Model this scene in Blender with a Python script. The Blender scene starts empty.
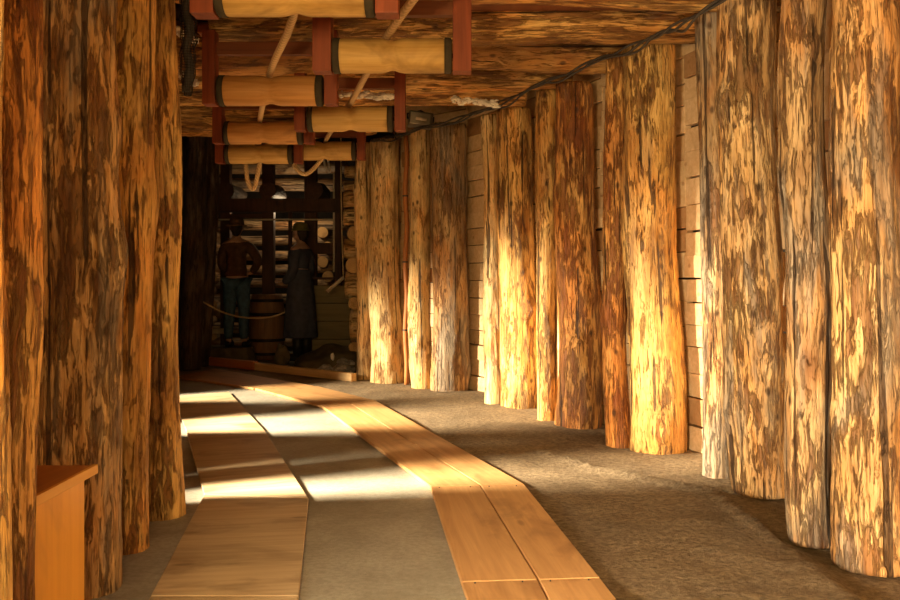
import bpy, bmesh, math, random
from mathutils import Vector, Matrix, Quaternion, noise

SC = bpy.context.scene
COL = SC.collection
EYE = 1.05
PI = math.pi

# ---------------------------------------------------------------- measuring
def P(x, y, d):
    """pixel of the photograph at depth d -> world point"""
    return Vector(((x - 450) * d / 900.0, d, EYE + (280 - y) * d / 900.0))

def G(x, y, z=0.0):
    """pixel on the floor plane -> world point"""
    d = (EYE - z) * 900.0 / (y - 280)
    return Vector(((x - 450) * d / 900.0, d, z))

# ---------------------------------------------------------------- helpers
def link(name, bm, mats, parent=None, smooth=True, loc=None):
    me = bpy.data.meshes.new(name)
    bm.normal_update()
    bm.to_mesh(me)
    bm.free()
    for m in (mats if isinstance(mats, (list, tuple)) else [mats]):
        me.materials.append(m)
    if smooth:
        me.shade_smooth()
    o = bpy.data.objects.new(name, me)
    COL.objects.link(o)
    if parent is not None:
        o.parent = parent
    if loc is not None:
        o.location = loc
    return o

def tag(o, label, cat, group=None, kind=None):
    o['label'] = label
    o['category'] = cat
    if group:
        o['group'] = group
    if kind:
        o['kind'] = kind
    return o

def empty(name, loc, rz=0.0):
    o = bpy.data.objects.new(name, None)
    o.empty_display_size = 0.1
    COL.objects.link(o)
    o.location = loc
    o.rotation_euler = (0, 0, rz)
    return o

def box(bm, c, s, rot=None, bev=0.0, mi=0):
    r = bmesh.ops.create_cube(bm, size=1.0)
    vs = r['verts']
    M = Matrix.Translation(Vector(c)) @ (rot.to_4x4() if rot is not None else Matrix.Identity(4)) @ Matrix.Diagonal((s[0], s[1], s[2], 1))
    bmesh.ops.transform(bm, matrix=M, verts=vs)
    fs = set(f for v in vs for f in v.link_faces)
    for f in fs:
        f.material_index = mi
    if bev > 0:
        es = list(set(e for v in vs for e in v.link_edges))
        bmesh.ops.bevel(bm, geom=es, offset=bev, segments=2, affect='EDGES', profile=0.6)
    return vs

def frame(t):
    t = t.normalized()
    up = Vector((0, 0, 1)) if abs(t.z) < 0.9 else Vector((1, 0, 0))
    a = t.cross(up).normalized()
    return a, t.cross(a).normalized()

def tube(bm, pts, r, segs=10, cap=True, mi=0, rfun=None):
    pts = [Vector(p) for p in pts]
    n = len(pts)
    rings = []
    a0 = None
    for i, p in enumerate(pts):
        t = (pts[min(i + 1, n - 1)] - pts[max(i - 1, 0)])
        if a0 is None:
            a, b = frame(t)
        else:
            tn = t.normalized()
            a = (a0 - tn * a0.dot(tn)).normalized()
            b = tn.cross(a).normalized()
        a0 = a
        rr = rfun(i / (n - 1)) if rfun else (r[i] if isinstance(r, (list, tuple)) else r)
        rings.append([bm.verts.new(p + (a * math.cos(k * 2 * PI / segs) + b * math.sin(k * 2 * PI / segs)) * rr) for k in range(segs)])
    for i in range(n - 1):
        for k in range(segs):
            f = bm.faces.new((rings[i][k], rings[i][(k + 1) % segs], rings[i + 1][(k + 1) % segs], rings[i + 1][k]))
            f.material_index = mi
            f.smooth = True
    if cap:
        f = bm.faces.new(rings[0][::-1]); f.material_index = mi
        f = bm.faces.new(rings[-1]); f.material_index = mi
    return rings

def smooth_path(pts, n=8):
    """Catmull-Rom through the points"""
    pts = [Vector(p) for p in pts]
    out = []
    q = [pts[0] * 2 - pts[1]] + pts + [pts[-1] * 2 - pts[-2]]
    for i in range(1, len(q) - 2):
        for k in range(n):
            t = k / n
            a, b, c, d = q[i - 1], q[i], q[i + 1], q[i + 2]
            out.append(0.5 * ((2 * b) + (c - a) * t + (2 * a - 5 * b + 4 * c - d) * t * t + (3 * b - a - 3 * c + d) * t ** 3))
    out.append(pts[-1])
    return out

def lathe(bm, prof, segs=32, mi=0, axis='Z', off=Vector((0, 0, 0))):
    rings = []
    for (r, z) in prof:
        ring = []
        for k in range(segs):
            a = k * 2 * PI / segs
            v = Vector((r * math.cos(a), r * math.sin(a), z))
            if axis == 'X':
                v = Vector((v.z, v.x, v.y))
            ring.append(bm.verts.new(v + off))
        rings.append(ring)
    for i in range(len(rings) - 1):
        for k in range(segs):
            f = bm.faces.new((rings[i][k], rings[i][(k + 1) % segs], rings[i + 1][(k + 1) % segs], rings[i + 1][k]))
            f.material_index = mi
            f.smooth = True
    f = bm.faces.new(rings[0][::-1]); f.material_index = mi
    f = bm.faces.new(rings[-1]); f.material_index = mi

# ---------------------------------------------------------------- materials
class NT:
    def __init__(s, name):
        s.m = bpy.data.materials.new(name)
        s.m.use_nodes = True
        s.t = s.m.node_tree
        s.b = s.t.nodes['Principled BSDF']
    def n(s, typ, **kw):
        nd = s.t.nodes.new(typ)
        for k, v in kw.items():
            if k.startswith('i_'):
                nd.inputs[k[2:].replace('_', ' ')].default_value = v
            else:
                setattr(nd, k, v)
        return nd
    def l(s, a, b):
        s.t.links.new(a, b)
    def noise(s, vec, scale, detail=4, rough=0.55, dist=0.0):
        nd = s.n('ShaderNodeTexNoise')
        nd.inputs['Scale'].default_value = scale
        nd.inputs['Detail'].default_value = detail
        nd.inputs['Roughness'].default_value = rough
        nd.inputs['Distortion'].default_value = dist
        s.l(vec, nd.inputs['Vector'])
        return nd.outputs['Fac']
    def mapv(s, vec, sc, loc=None):
        nd = s.n('ShaderNodeMapping')
        nd.inputs['Scale'].default_value = sc
        s.l(vec, nd.inputs['Vector'])
        if loc is not None:
            s.l(loc, nd.inputs['Location'])
        return nd.outputs['Vector']
    def ramp(s, fac, stops, interp='LINEAR'):
        nd = s.n('ShaderNodeValToRGB')
        cr = nd.color_ramp
        cr.interpolation = interp
        while len(cr.elements) < len(stops):
            cr.elements.new(0.5)
        for e, (p, c) in zip(cr.elements, stops):
            e.position = p
            e.color = (c[0], c[1], c[2], 1) if isinstance(c, (tuple, list)) else (c, c, c, 1)
        s.l(fac, nd.inputs['Fac'])
        return nd.outputs['Color']
    def mix(s, fac, a, b, mode='MIX'):
        nd = s.n('ShaderNodeMix', data_type='RGBA', blend_type=mode)
        for sock, v in ((nd.inputs['Factor'], fac), (nd.inputs[6], a), (nd.inputs[7], b)):
            if isinstance(v, (tuple, list)):
                sock.default_value = (*v, 1)
            elif isinstance(v, (int, float)):
                sock.default_value = v
            else:
                s.l(v, sock)
        return nd.outputs[2]
    def math(s, op, a, b=0.0, clamp=False):
        nd = s.n('ShaderNodeMath', operation=op, use_clamp=clamp)
        for sock, v in ((nd.inputs[0], a), (nd.inputs[1], b)):
            if isinstance(v, (int, float)):
                sock.default_value = v
            else:
                s.l(v, sock)
        return nd.outputs[0]
    def bump(s, h, strength=0.5, dist=0.01, prev=None):
        nd = s.n('ShaderNodeBump')
        nd.inputs['Strength'].default_value = strength
        nd.inputs['Distance'].default_value = dist
        s.l(h, nd.inputs['Height'])
        if prev is not None:
            s.l(prev, nd.inputs['Normal'])
        return nd.outputs['Normal']
    def done(s, color=None, rough=0.7, normal=None, spec=0.3):
        if color is not None:
            if isinstance(color, (tuple, list)):
                s.b.inputs['Base Color'].default_value = (*color, 1)
            else:
                s.l(color, s.b.inputs['Base Color'])
        if isinstance(rough, (int, float)):
            s.b.inputs['Roughness'].default_value = rough
        else:
            s.l(rough, s.b.inputs['Roughness'])
        s.b.inputs['Specular IOR Level'].default_value = spec
        if normal is not None:
            s.l(normal, s.b.inputs['Normal'])
        return s.m

def objvec(s):
    tc = s.n('ShaderNodeTexCoord')
    oi = s.n('ShaderNodeObjectInfo')
    sc = s.n('ShaderNodeVectorMath', operation='SCALE')
    cb = s.n('ShaderNodeCombineXYZ')
    s.l(oi.outputs['Random'], cb.inputs[0]); s.l(oi.outputs['Random'], cb.inputs[1]); s.l(oi.outputs['Random'], cb.inputs[2])
    s.l(cb.outputs[0], sc.inputs[0]); sc.inputs['Scale'].default_value = 37.0
    ad = s.n('ShaderNodeVectorMath', operation='ADD')
    s.l(tc.outputs['Object'], ad.inputs[0]); s.l(sc.outputs[0], ad.inputs[1])
    return ad.outputs[0]

def log_mat(name, pale, mid, dark, bark=0.5, grey=0.3, rough=0.62, streak=1.0):
    """peeled log: grain along local Z, left-over inner bark in torn patches, checks, grey dirt"""
    s = NT(name)
    v = objvec(s)
    fine = s.noise(s.mapv(v, (34, 34, 2.2)), 1.0, 5, 0.6, 0.4)
    base = s.ramp(fine, [(0.30, mid), (0.62, pale)])
    big = s.noise(s.mapv(v, (5, 5, 1.3)), 1.0, 3, 0.5, 0.6)
    base = s.mix(s.ramp(big, [(0.38, 0.0), (0.66, 0.8)]), base, mid)
    # torn patches of bast, at two sizes
    pn = s.noise(s.mapv(v, (40, 40, 6.5 * streak)), 1.0, 8, 0.70, 0.7)
    pl = s.noise(s.mapv(v, (8, 8, 2.4)), 1.0, 3, 0.55, 0.5)
    comb = s.math('ADD', s.math('MULTIPLY', pn, 0.62), s.math('MULTIPLY', pl, 0.38))
    th = 0.560 - 0.100 * bark
    patch = s.ramp(comb, [(th, 0.0), (th + 0.05, 1.0)])
    fl = s.noise(s.mapv(v, (75, 75, 11)), 1.0, 5, 0.7, 0.4)
    fleck = s.ramp(fl, [(0.56 - 0.03 * bark, 0.0), (0.64, 0.8)])
    dk = s.mix(s.ramp(fine, [(0.35, 0.0), (0.65, 1.0)]), dark, tuple(0.40 * a + 0.60 * b for a, b in zip(mid, dark)))
    c = s.mix(s.math('MULTIPLY', fleck, 0.6), base, tuple(0.5 * a + 0.5 * b for a, b in zip(mid, dark)))
    c = s.mix(s.math('MULTIPLY', patch, 0.88), c, dk)
    tone = s.noise(s.mapv(v, (4.5, 4.5, 1.6)), 1.0, 4, 0.6, 0.8)
    c = s.mix(1.0, c, s.ramp(tone, [(0.30, (0.42, 0.33, 0.25)), (0.47, (0.88, 0.84, 0.80)), (0.62, (1.12, 1.10, 1.06))]), 'MULTIPLY')
    hl = s.noise(s.mapv(v, (120, 120, 4.5)), 1.0, 3, 0.6, 0.3)
    hair = s.ramp(hl, [(0.34, 1.0), (0.42, 0.0)])
    c = s.mix(s.math('MULTIPLY', hair, 0.7), c, tuple(0.6 * b for b in dark))
    hd = s.noise(s.mapv(v, (3, 3, 1.9)), 1.0, 3, 0.6, 0.6)
    c = s.mix(1.0, c, s.ramp(hd, [(0.36, (1.06, 0.90, 0.72)), (0.50, (1, 1, 1)), (0.64, (0.96, 1.05, 1.10))]), 'MULTIPLY')
    # grey weathering
    gn = s.noise(s.mapv(v, (6, 6, 1.1)), 1.0, 5, 0.6, 0.8)
    gm = s.ramp(gn, [(0.56 - 0.12 * grey, 0.0), (0.70 - 0.12 * grey, 0.75)])
    gcol = s.ramp(fine, [(0.3, (0.13, 0.105, 0.08)), (0.65, (0.42, 0.34, 0.25))])
    c = s.mix(s.math('MULTIPLY', gm, min(1.0, grey * 1.5)), c, gcol)
    # long checks
    ck = s.noise(s.mapv(v, (26, 26, 0.55)), 1.0, 2, 0.4, 0.25)
    chk = s.ramp(ck, [(0.325, 1.0), (0.345, 0.0)])
    c = s.mix(s.math('MULTIPLY', chk, 0.85), c, (0.045, 0.02, 0.008))
    # specks and small knots
    vo = s.n('ShaderNodeTexVoronoi')
    vo.inputs['Scale'].default_value = 1.0
    s.l(s.mapv(v, (9, 9, 5.5)), vo.inputs['Vector'])
    kn = s.ramp(vo.outputs['Distance'], [(0.07, 1.0), (0.16, 0.0)])
    c = s.mix(s.math('MULTIPLY', kn, 0.8), c, (0.06, 0.025, 0.01))
    h = s.math('SUBTRACT', s.math('ADD', s.math('ADD', s.math('MULTIPLY', patch, 0.6), s.math('MULTIPLY', fleck, 0.3)), s.math('MULTIPLY', fine, 0.8)), s.math('MULTIPLY', chk, 1.4))
    nrm = s.bump(h, 1.0, 0.016)
    micro = s.noise(s.mapv(v, (90, 90, 14)), 1.0, 3, 0.6)
    nrm = s.bump(micro, 0.4, 0.004, nrm)
    return s.done(c, rough, nrm, 0.35)

def plank_mat(name, a, b, dark, along='Y', rough=0.55, stain=0.4, rnd=0.0, sc=1.0, bump=0.4):
    s = NT(name)
    v = objvec(s)
    g = {'X': (1.4, 26, 26), 'Y': (26, 1.4, 26), 'Z': (26, 26, 1.4)}[along]
    fine = s.noise(s.mapv(v, tuple(k * sc for k in g)), 1.0, 5, 0.6, 0.8)
    c = s.ramp(fine, [(0.3, b), (0.65, a)])
    st = s.noise(s.mapv(v, tuple((2.2 if k < 5 else 4.5) for k in g)), 1.0, 4, 0.6, 0.6)
    c = s.mix(s.math('MULTIPLY', s.ramp(st, [(0.52, 0.0), (0.74, 1.0)]), stain), c, dark)
    if rnd:
        geo = s.n('ShaderNodeNewGeometry')
        r = s.ramp(geo.outputs['Random Per Island'], [(0.0, (0.50, 0.36, 0.26)), (0.12, (0.62, 0.50, 0.40)), (0.3, (0.92, 0.9, 0.85)), (1.0, (1.0, 1.0, 1.0))])
        c = s.mix(rnd, c, r, 'MULTIPLY')
    vo = s.n('ShaderNodeTexVoronoi')
    vo.inputs['Scale'].default_value = 1.0
    s.l(s.mapv(v, tuple((2.0 if k < 5 else 6.0) for k in g)), vo.inputs['Vector'])
    kn = s.ramp(vo.outputs['Distance'], [(0.05, 1.0), (0.11, 0.0)])
    c = s.mix(s.math('MULTIPLY', kn, 0.6), c, dark)
    nrm = s.bump(fine, bump, 0.004)
    return s.done(c, rough, nrm, 0.35)

def plain_mat(name, col, rough=0.6, metal=0.0, var=0.25, sc=12, bump=0.2):
    s = NT(name)
    v = objvec(s)
    n = s.noise(v, sc, 5, 0.6)
    c = s.mix(s.ramp(n, [(0.3, 0.0), (0.7, 1.0)]), tuple(x * (1 - var) for x in col), tuple(min(1, x * (1 + var)) for x in col))
    s.b.inputs['Metallic'].default_value = metal
    return s.done(c, rough, s.bump(n, bump, 0.01), 0.3)

M = {}
M['gold'] = log_mat('peeled_log_gold', (0.90, 0.57, 0.20), (0.62, 0.32, 0.08), (0.15, 0.048, 0.010), 0.36, 0.18)
M['patchy'] = log_mat('peeled_log_patchy', (0.86, 0.58, 0.29), (0.52, 0.28, 0.09), (0.12, 0.042, 0.013), 0.68, 0.62)
M['red'] = log_mat('peeled_log_reddish', (0.84, 0.45, 0.14), (0.54, 0.215, 0.045), (0.13, 0.032, 0.008), 0.8, 0.12)
M['pale'] = log_mat('peeled_log_pale', (0.92, 0.68, 0.36), (0.72, 0.44, 0.17), (0.25, 0.09, 0.025), 0.15, 0.25)
M['greyed'] = log_mat('peeled_log_greyed', (0.70, 0.47, 0.24), (0.45, 0.25, 0.10), (0.14, 0.06, 0.025), 0.45, 0.85)
M['ceil'] = log_mat('peeled_log_ceiling', (0.98, 0.62, 0.22), (0.56, 0.26, 0.06), (0.10, 0.030, 0.007), 0.75, 0.2, streak=0.7)
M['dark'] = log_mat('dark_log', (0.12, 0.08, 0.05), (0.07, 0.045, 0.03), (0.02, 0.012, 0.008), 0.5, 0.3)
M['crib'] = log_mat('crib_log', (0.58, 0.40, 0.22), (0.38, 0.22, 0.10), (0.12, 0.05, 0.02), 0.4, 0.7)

def end_mat():
    s = NT('log_end_grain')
    v = objvec(s)
    tc = s.n('ShaderNodeTexCoord')
    w = s.n('ShaderNodeTexWave', wave_type='RINGS', rings_direction='Z')
    w.inputs['Scale'].default_value = 16
    w.inputs['Distortion'].default_value = 1.5
    s.l(tc.outputs['Object'], w.inputs['Vector'])
    c = s.mix(w.outputs['Fac'], (0.52, 0.29, 0.10), (0.68, 0.43, 0.18))
    n = s.noise(v, 9, 4)
    c = s.mix(s.ramp(n, [(0.45, 0.0), (0.7, 0.7)]), c, (0.2, 0.09, 0.03))
    return s.done(c, 0.75, s.bump(w.outputs['Fac'], 0.3, 0.004))
M['end'] = end_mat()
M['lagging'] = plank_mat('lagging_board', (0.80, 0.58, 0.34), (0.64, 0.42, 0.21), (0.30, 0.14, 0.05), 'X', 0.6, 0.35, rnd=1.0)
M['board'] = plank_mat('walkway_wood', (0.55, 0.31, 0.13), (0.40, 0.21, 0.08), (0.17, 0.07, 0.025), 'Y', 0.45, 0.7)
M['panel'] = plank_mat('walkway_panel_wood', (0.50, 0.37, 0.22), (0.36, 0.25, 0.14), (0.13, 0.075, 0.035), 'X', 0.45, 0.7, sc=0.8)
M['drum'] = plank_mat('roller_wood', (0.64, 0.41, 0.14), (0.44, 0.25, 0.065), (0.15, 0.07, 0.018), 'X', 0.6, 0.8)
M['drum_red'] = plank_mat('roller_wood_reddish', (0.60, 0.31, 0.095), (0.40, 0.17, 0.042), (0.15, 0.05, 0.016), 'X', 0.6, 0.8)
M['hanger'] = plank_mat('bracket_wood', (0.27, 0.060, 0.020), (0.17, 0.035, 0.012), (0.09, 0.02, 0.008), 'Z', 0.55, 0.35)
M['bar'] = plank_mat('crossbar_wood', (0.24, 0.075, 0.027), (0.15, 0.045, 0.016), (0.09, 0.025, 0.01), 'X', 0.55, 0.35)
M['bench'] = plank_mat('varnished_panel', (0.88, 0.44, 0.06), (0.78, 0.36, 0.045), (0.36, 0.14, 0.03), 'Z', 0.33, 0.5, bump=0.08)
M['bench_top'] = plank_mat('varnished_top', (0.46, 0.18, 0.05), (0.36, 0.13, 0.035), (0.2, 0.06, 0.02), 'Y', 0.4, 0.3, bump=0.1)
M['bench_edge'] = plank_mat('varnished_edge', (0.78, 0.42, 0.09), (0.70, 0.35, 0.07), (0.4, 0.16, 0.04), 'Y', 0.4, 0.1, bump=0.1)
M['kerb_red'] = plank_mat('kerb_wood_reddish', (0.55, 0.20, 0.06), (0.40, 0.12, 0.03), (0.15, 0.05, 0.02), 'X', 0.6, 0.3)
M['kerb_pale'] = plank_mat('kerb_wood_pale', (0.66, 0.43, 0.20), (0.52, 0.30, 0.12), (0.22, 0.10, 0.04), 'X', 0.6, 0.3)
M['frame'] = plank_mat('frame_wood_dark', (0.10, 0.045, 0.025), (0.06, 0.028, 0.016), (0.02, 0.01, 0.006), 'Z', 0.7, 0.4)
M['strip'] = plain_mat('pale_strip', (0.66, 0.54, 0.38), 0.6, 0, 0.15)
M['stave'] = plank_mat('barrel_stave', (0.24, 0.13, 0.055), (0.15, 0.08, 0.035), (0.05, 0.025, 0.012), 'Z', 0.65, 0.4)
M['crate'] = plank_mat('crate_wood', (0.28, 0.22, 0.10), (0.20, 0.15, 0.07), (0.08, 0.06, 0.03), 'X', 0.7, 0.4)
M['iron'] = plain_mat('dark_iron', (0.035, 0.03, 0.028), 0.5, 0.7)
M['band'] = plain_mat('roller_band', (0.05, 0.038, 0.022), 0.8, 0)
M['cable'] = plain_mat('cable_sheath', (0.06, 0.05, 0.042), 0.5, 0)
M['pipe'] = plank_mat('conduit_cover', (0.50, 0.19, 0.055), (0.36, 0.12, 0.03), (0.25, 0.09, 0.03), 'Z', 0.55, 0.2)
M['rock'] = plain_mat('mine_rock', (0.055, 0.045, 0.036), 0.85, 0, 0.5, 3, 0.8)
M['stone'] = plain_mat('rubble_stone', (0.34, 0.31, 0.28), 0.8, 0, 0.5, 8, 0.6)
M['clay'] = plain_mat('dried_clay', (0.12, 0.095, 0.05), 0.9, 0, 0.4, 5, 0.6)
M['salt'] = plain_mat('salt_crust', (0.82, 0.76, 0.66), 0.55, 0, 0.15, 40, 0.6)
M['lamp_body'] = plain_mat('lamp_housing', (0.14, 0.125, 0.10), 0.45, 0.3)
M['lamp_glass'] = plain_mat('lamp_glass', (0.40, 0.36, 0.27), 0.12, 0.2, 0.2, 6, 0.02)
M['skin'] = plain_mat('skin', (0.50, 0.29, 0.20), 0.55, 0, 0.08, 30, 0.05)
M['jeans'] = plain_mat('denim', (0.055, 0.11, 0.17), 0.85, 0, 0.3, 22, 0.3)
M['jacket'] = plain_mat('brown_jacket', (0.09, 0.045, 0.022), 0.85, 0, 0.3, 18, 0.3)
M['yoke'] = plain_mat('black_cloth', (0.012, 0.011, 0.012), 0.9, 0, 0.3, 18, 0.2)
M['coat'] = plain_mat('navy_coat', (0.065, 0.068, 0.095), 0.9, 0, 0.25, 14, 0.3)
M['hat'] = plain_mat('brown_felt', (0.13, 0.075, 0.035), 0.9, 0, 0.3, 20, 0.3)
M['helmet'] = plain_mat('olive_helmet', (0.16, 0.14, 0.035), 0.45, 0, 0.1, 10, 0.05)
M['hair'] = plain_mat('dark_hair', (0.03, 0.018, 0.01), 0.6, 0, 0.3, 60, 0.4)
M['boot'] = plain_mat('black_leather', (0.02, 0.017, 0.015), 0.5, 0, 0.2, 20, 0.2)

def rope_mat():
    s = NT('manila_rope')
    tc = s.n('ShaderNodeTexCoord')
    w = s.n('ShaderNodeTexWave', wave_type='BANDS', bands_direction='DIAGONAL')
    w.inputs['Scale'].default_value = 22
    w.inputs['Distortion'].default_value = 0.6
    s.l(tc.outputs['Object'], w.inputs['Vector'])
    c = s.mix(w.outputs['Fac'], (0.56, 0.38, 0.19), (0.74, 0.53, 0.29))
    return s.done(c, 0.8, s.bump(w.outputs['Fac'], 0.5, 0.006))
M['rope'] = rope_mat()

def floor_mats():
    out = []
    s = NT('floor_concrete')
    tc = s.n('ShaderNodeTexCoord'); v = tc.outputs['Object']
    n1 = s.noise(v, 45, 6, 0.7); n2 = s.noise(v, 2.3, 4, 0.6, 0.5); n3 = s.noise(v, 170, 3, 0.6)
    c = s.mix(s.ramp(n1, [(0.35, 0.0), (0.65, 1.0)]), (0.25, 0.225, 0.175), (0.36, 0.335, 0.275))
    c = s.mix(s.ramp(n2, [(0.4, 0.0), (0.68, 0.55)]), c, (0.17, 0.145, 0.105))
    c = s.mix(s.ramp(n3, [(0.62, 0.0), (0.68, 0.6)]), c, (0.10, 0.08, 0.06))
    out.append(s.done(c, s.ramp(n2, [(0.3, 0.42), (0.7, 0.6)]), s.bump(n1, 0.5, 0.004, s.bump(n3, 0.35, 0.003)), 0.4))
    s = NT('floor_packed_earth')
    tc = s.n('ShaderNodeTexCoord'); v = tc.outputs['Object']
    n1 = s.noise(v, 34, 8, 0.75); n2 = s.noise(v, 1.8, 4, 0.6, 0.8); n3 = s.noise(s.mapv(v, (30, 90, 30)), 1.0, 4, 0.65)
    c = s.mix(s.ramp(n1, [(0.35, 0.0), (0.65, 1.0)]), (0.15, 0.10, 0.055), (0.44, 0.33, 0.20))
    c = s.mix(s.ramp(n2, [(0.4, 0.0), (0.68, 0.6)]), c, (0.12, 0.08, 0.045))
    c = s.mix(s.ramp(n3, [(0.55, 0.0), (0.66, 0.55)]), c, (0.055, 0.034, 0.018))
    out.append(s.done(c, 0.72, s.bump(n1, 1.0, 0.035, s.bump(n3, 0.8, 0.012)), 0.3))
    return out
FM = floor_mats()

# ---------------------------------------------------------------- logs
def nz(x, y, z):
    return noise.noise(Vector((x, y, z)))

def make_log(name, p0, p1, r0, r1, seed, mat, segs=64, step=0.03, wob=0.018, knots=5, lump=0.05, burl=None):
    """a peeled tree trunk from p0 to p1, one mesh, local Z along the trunk"""
    p0, p1 = Vector(p0), Vector(p1)
    L = (p1 - p0).length
    n = max(6, int(L / step))
    rnd = random.Random(seed)
    ks = [(rnd.uniform(0, 2 * PI), rnd.uniform(0.05, 0.95) * L, rnd.uniform(0.035, 0.075), rnd.uniform(0.08, 0.2)) for _ in range(knots)]
    if burl:
        ks += burl
    bm = bmesh.new()
    rings = []
    S = seed * 7.31
    for i in range(n + 1):
        t = i / n
        z = L * t
        cx = wob * 2.2 * nz(S, 0.3, z * 0.8) * math.sin(PI * t) ** 0.5 if 0 < t < 1 else 0
        cy = wob * 2.2 * nz(S + 50, 9.3, z * 0.8) * math.sin(PI * t) ** 0.5 if 0 < t < 1 else 0
        r = r0 + (r1 - r0) * t
        ring = []
        for k in range(segs):
            a = k * 2 * PI / segs
            ca, sa = math.cos(a), math.sin(a)
            q = 1 + lump * nz(ca * 1.1 + S, sa * 1.1, z * 1.3) * 1.6
            q += 0.030 * nz(ca * 3.2 + S, sa * 3.2, z * 2.0)
            q += 0.028 * nz(ca * 7 + S, sa * 7 + 3, z * 3.5)
            f = nz(ca * 5 + S, sa * 5 - 7, z * 6)
            q += 0.022 * (1 if f > 0.05 else 0)
            for (ka, kz, kw, kh) in ks:
                da = (a - ka + PI) % (2 * PI) - PI
                dd = (da * r / kw) ** 2 + ((z - kz) / (kw * 1.6)) ** 2
                if dd < 6:
                    q += kh * math.exp(-dd)
            e = 1.0
            if z < 0.012 or L - z < 0.012:
                e = 0.965
            ring.append(bm.verts.new((cx + r * q * ca * e, cy + r * q * sa * e, z)))
        rings.append(ring)
    for i in range(n):
        for k in range(segs):
            bm.faces.new((rings[i][k], rings[i][(k + 1) % segs], rings[i + 1][(k + 1) % segs], rings[i + 1][k]))
    f = bm.faces.new(rings[0][::-1]); f.material_index = 1
    f = bm.faces.new(rings[-1]); f.material_index = 1
    o = link(name, bm, [mat, M['end']])
    o.data.polygons[len(o.data.polygons) - 1].use_smooth = False
    o.data.polygons[len(o.data.polygons) - 2].use_smooth = False
    o.location = p0
    o.rotation_mode = 'QUATERNION'
    o.rotation_quaternion = (p1 - p0).to_track_quat('Z', 'Y')
    return o

CEIL = 2.47
RG = 'peeled log posts along the lit wall'
# x0,x1 at the base, base y, x0,x1 at the top of the visible part, material, top z, label
R = [
 (830, 914, 568, 826, 896, 'patchy', 2.50, 'thick mottled log post with knots, standing nearest the camera on the lit wall'),
 (787, 836, 541, 784, 832, 'greyed', 2.50, 'slim greyed log post tucked behind the nearest thick post of the lit wall'),
 (732, 796, 493, 716, 777, 'patchy', 2.50, 'second thick log post of the lit wall, leaning, with a knot swelling at its middle'),
 (700, 737, 477, 693, 722, 'greyed', 2.50, 'slim grey-streaked log post pressed against the second thick post'),
 (629, 687, 453, 621, 676, 'gold', 2.50, 'third thick log post of the lit wall, its foot brightest yellow'),
 (606, 633, 446, 605, 626, 'red', 2.50, 'slim brown log post pressed against the third thick post'),
 (553, 601, 428, 554, 593, 'red', 2.47, 'fourth thick log post of the lit wall, orange-red with a scarred foot'),
 (537, 559, 421, 536, 560, 'gold', 2.47, 'slim yellow log post pressed against the fourth thick post'),
 (499, 539, 408, 495, 532, 'gold', 2.47, 'fifth thick log post of the lit wall, half pale and half orange'),
 (483, 504, 403, 480, 499, 'pale', 2.47, 'slim log post with a crooked crack, pressed against the fifth thick post'),
 (430, 469, 391, 430, 466, 'greyed', 2.55, 'sixth thick log post of the lit wall, dull grey-brown'),
 (411, 434, 388, 411, 431, 'pale', 2.55, 'slim log post below the flood lamp, pressed against the sixth thick post'),
 (370, 404, 383, 370, 400, 'pale', 2.50, 'seventh thick log post, last of the lit wall, beside the thin conduit'),
 (356, 374, 380, 356, 373, 'pale', 2.50, 'slim pale log post at the mouth of the dark chamber'),
]
centres = []
for i, (a, b, y, ta, tb, m, tz, lab) in enumerate(R):
    dd = 945.0 / (y - 280)
    c0 = ((a + b) / 2 - 450) / 900.0
    r = (b - a) / 900.0 * dd / 2 / math.sqrt(1 + c0 * c0)
    d = dd + r * 0.9
    r = r * d / dd * 0.95
    bx = c0 * d
    tx = ((ta + tb) / 2 - 450) / 900.0 * d
    rt = r * (tb - ta) / (b - a)
    ztop_vis = min(EYE + 280 * d / 900.0, tz)
    k = (tz) / ztop_vis
    tx = bx + (tx - bx) * k
    burl = None
    if i == 2:
        burl = [(-0.2, 0.98, 0.10, 0.16), (PI * 0.95, 1.5, 0.08, 0.08)]
    if i == 0:
        burl = [(PI * 1.55, 0.55, 0.05, 0.12)]
    o = make_log('log_post', (bx, d, -0.03), (tx, d, tz), r, rt, 11 + i, M[m], knots=7,
                 segs=96 if d < 6 else 64, step=0.014 if d < 6 else 0.025, wob=0.028, lump=0.055, burl=burl)
    tag(o, lab, 'log post', RG)
    if i % 2 == 0:
        centres.append(Vector((bx, d, 0)))

# left wall posts (near, in a straight row)
LG = 'peeled log posts along the shaded wall'
def left_post(xa, xb, d, mat, seed, lab, top=2.6, r=None, burl=None, lean=0.0):
    c0 = ((xa + xb) / 2 - 450) / 900.0
    rr = r or (xb - xa) / 900.0 * d / 2 / math.sqrt(1 + c0 * c0)
    o = make_log('log_post', (c0 * d, d, -0.03), (c0 * d + lean, d, top), rr, rr * 0.96, seed, M[mat], segs=96, step=0.016, lump=0.05, burl=burl)
    tag(o, lab, 'log post', LG)
    return o
left_post(138, 183, 4.05, 'gold', 31, 'golden log post at the end of the shaded wall, with a long vertical crack', r=0.108, burl=[(0.1, 1.25, 0.06, 0.10)], lean=-0.04)
left_post(100, 145, 3.55, 'gold', 32, 'golden log post between the box-side post and the cracked end post', r=0.105, burl=[(0.1, 0.66, 0.09, 0.30), (0.0, 1.5, 0.1, 0.12)], lean=0.02)
left_post(44, 115, 3.08, 'patchy', 33, 'thickest mottled log post of the shaded wall, rising behind the wooden box', r=0.132, burl=[(0.1, 0.66, 0.08, 0.22), (0.2, 1.3, 0.1, 0.1)])
left_post(-54, 33, 2.0, 'red', 34, 'dark-streaked reddish log post standing before the wooden box', r=0.0925, lean=0.025)
left_post(-110, 8, 1.72, 'gold', 35, 'yellow log post, only a sliver showing at the edge beside the reddish post', r=0.10)
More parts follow.
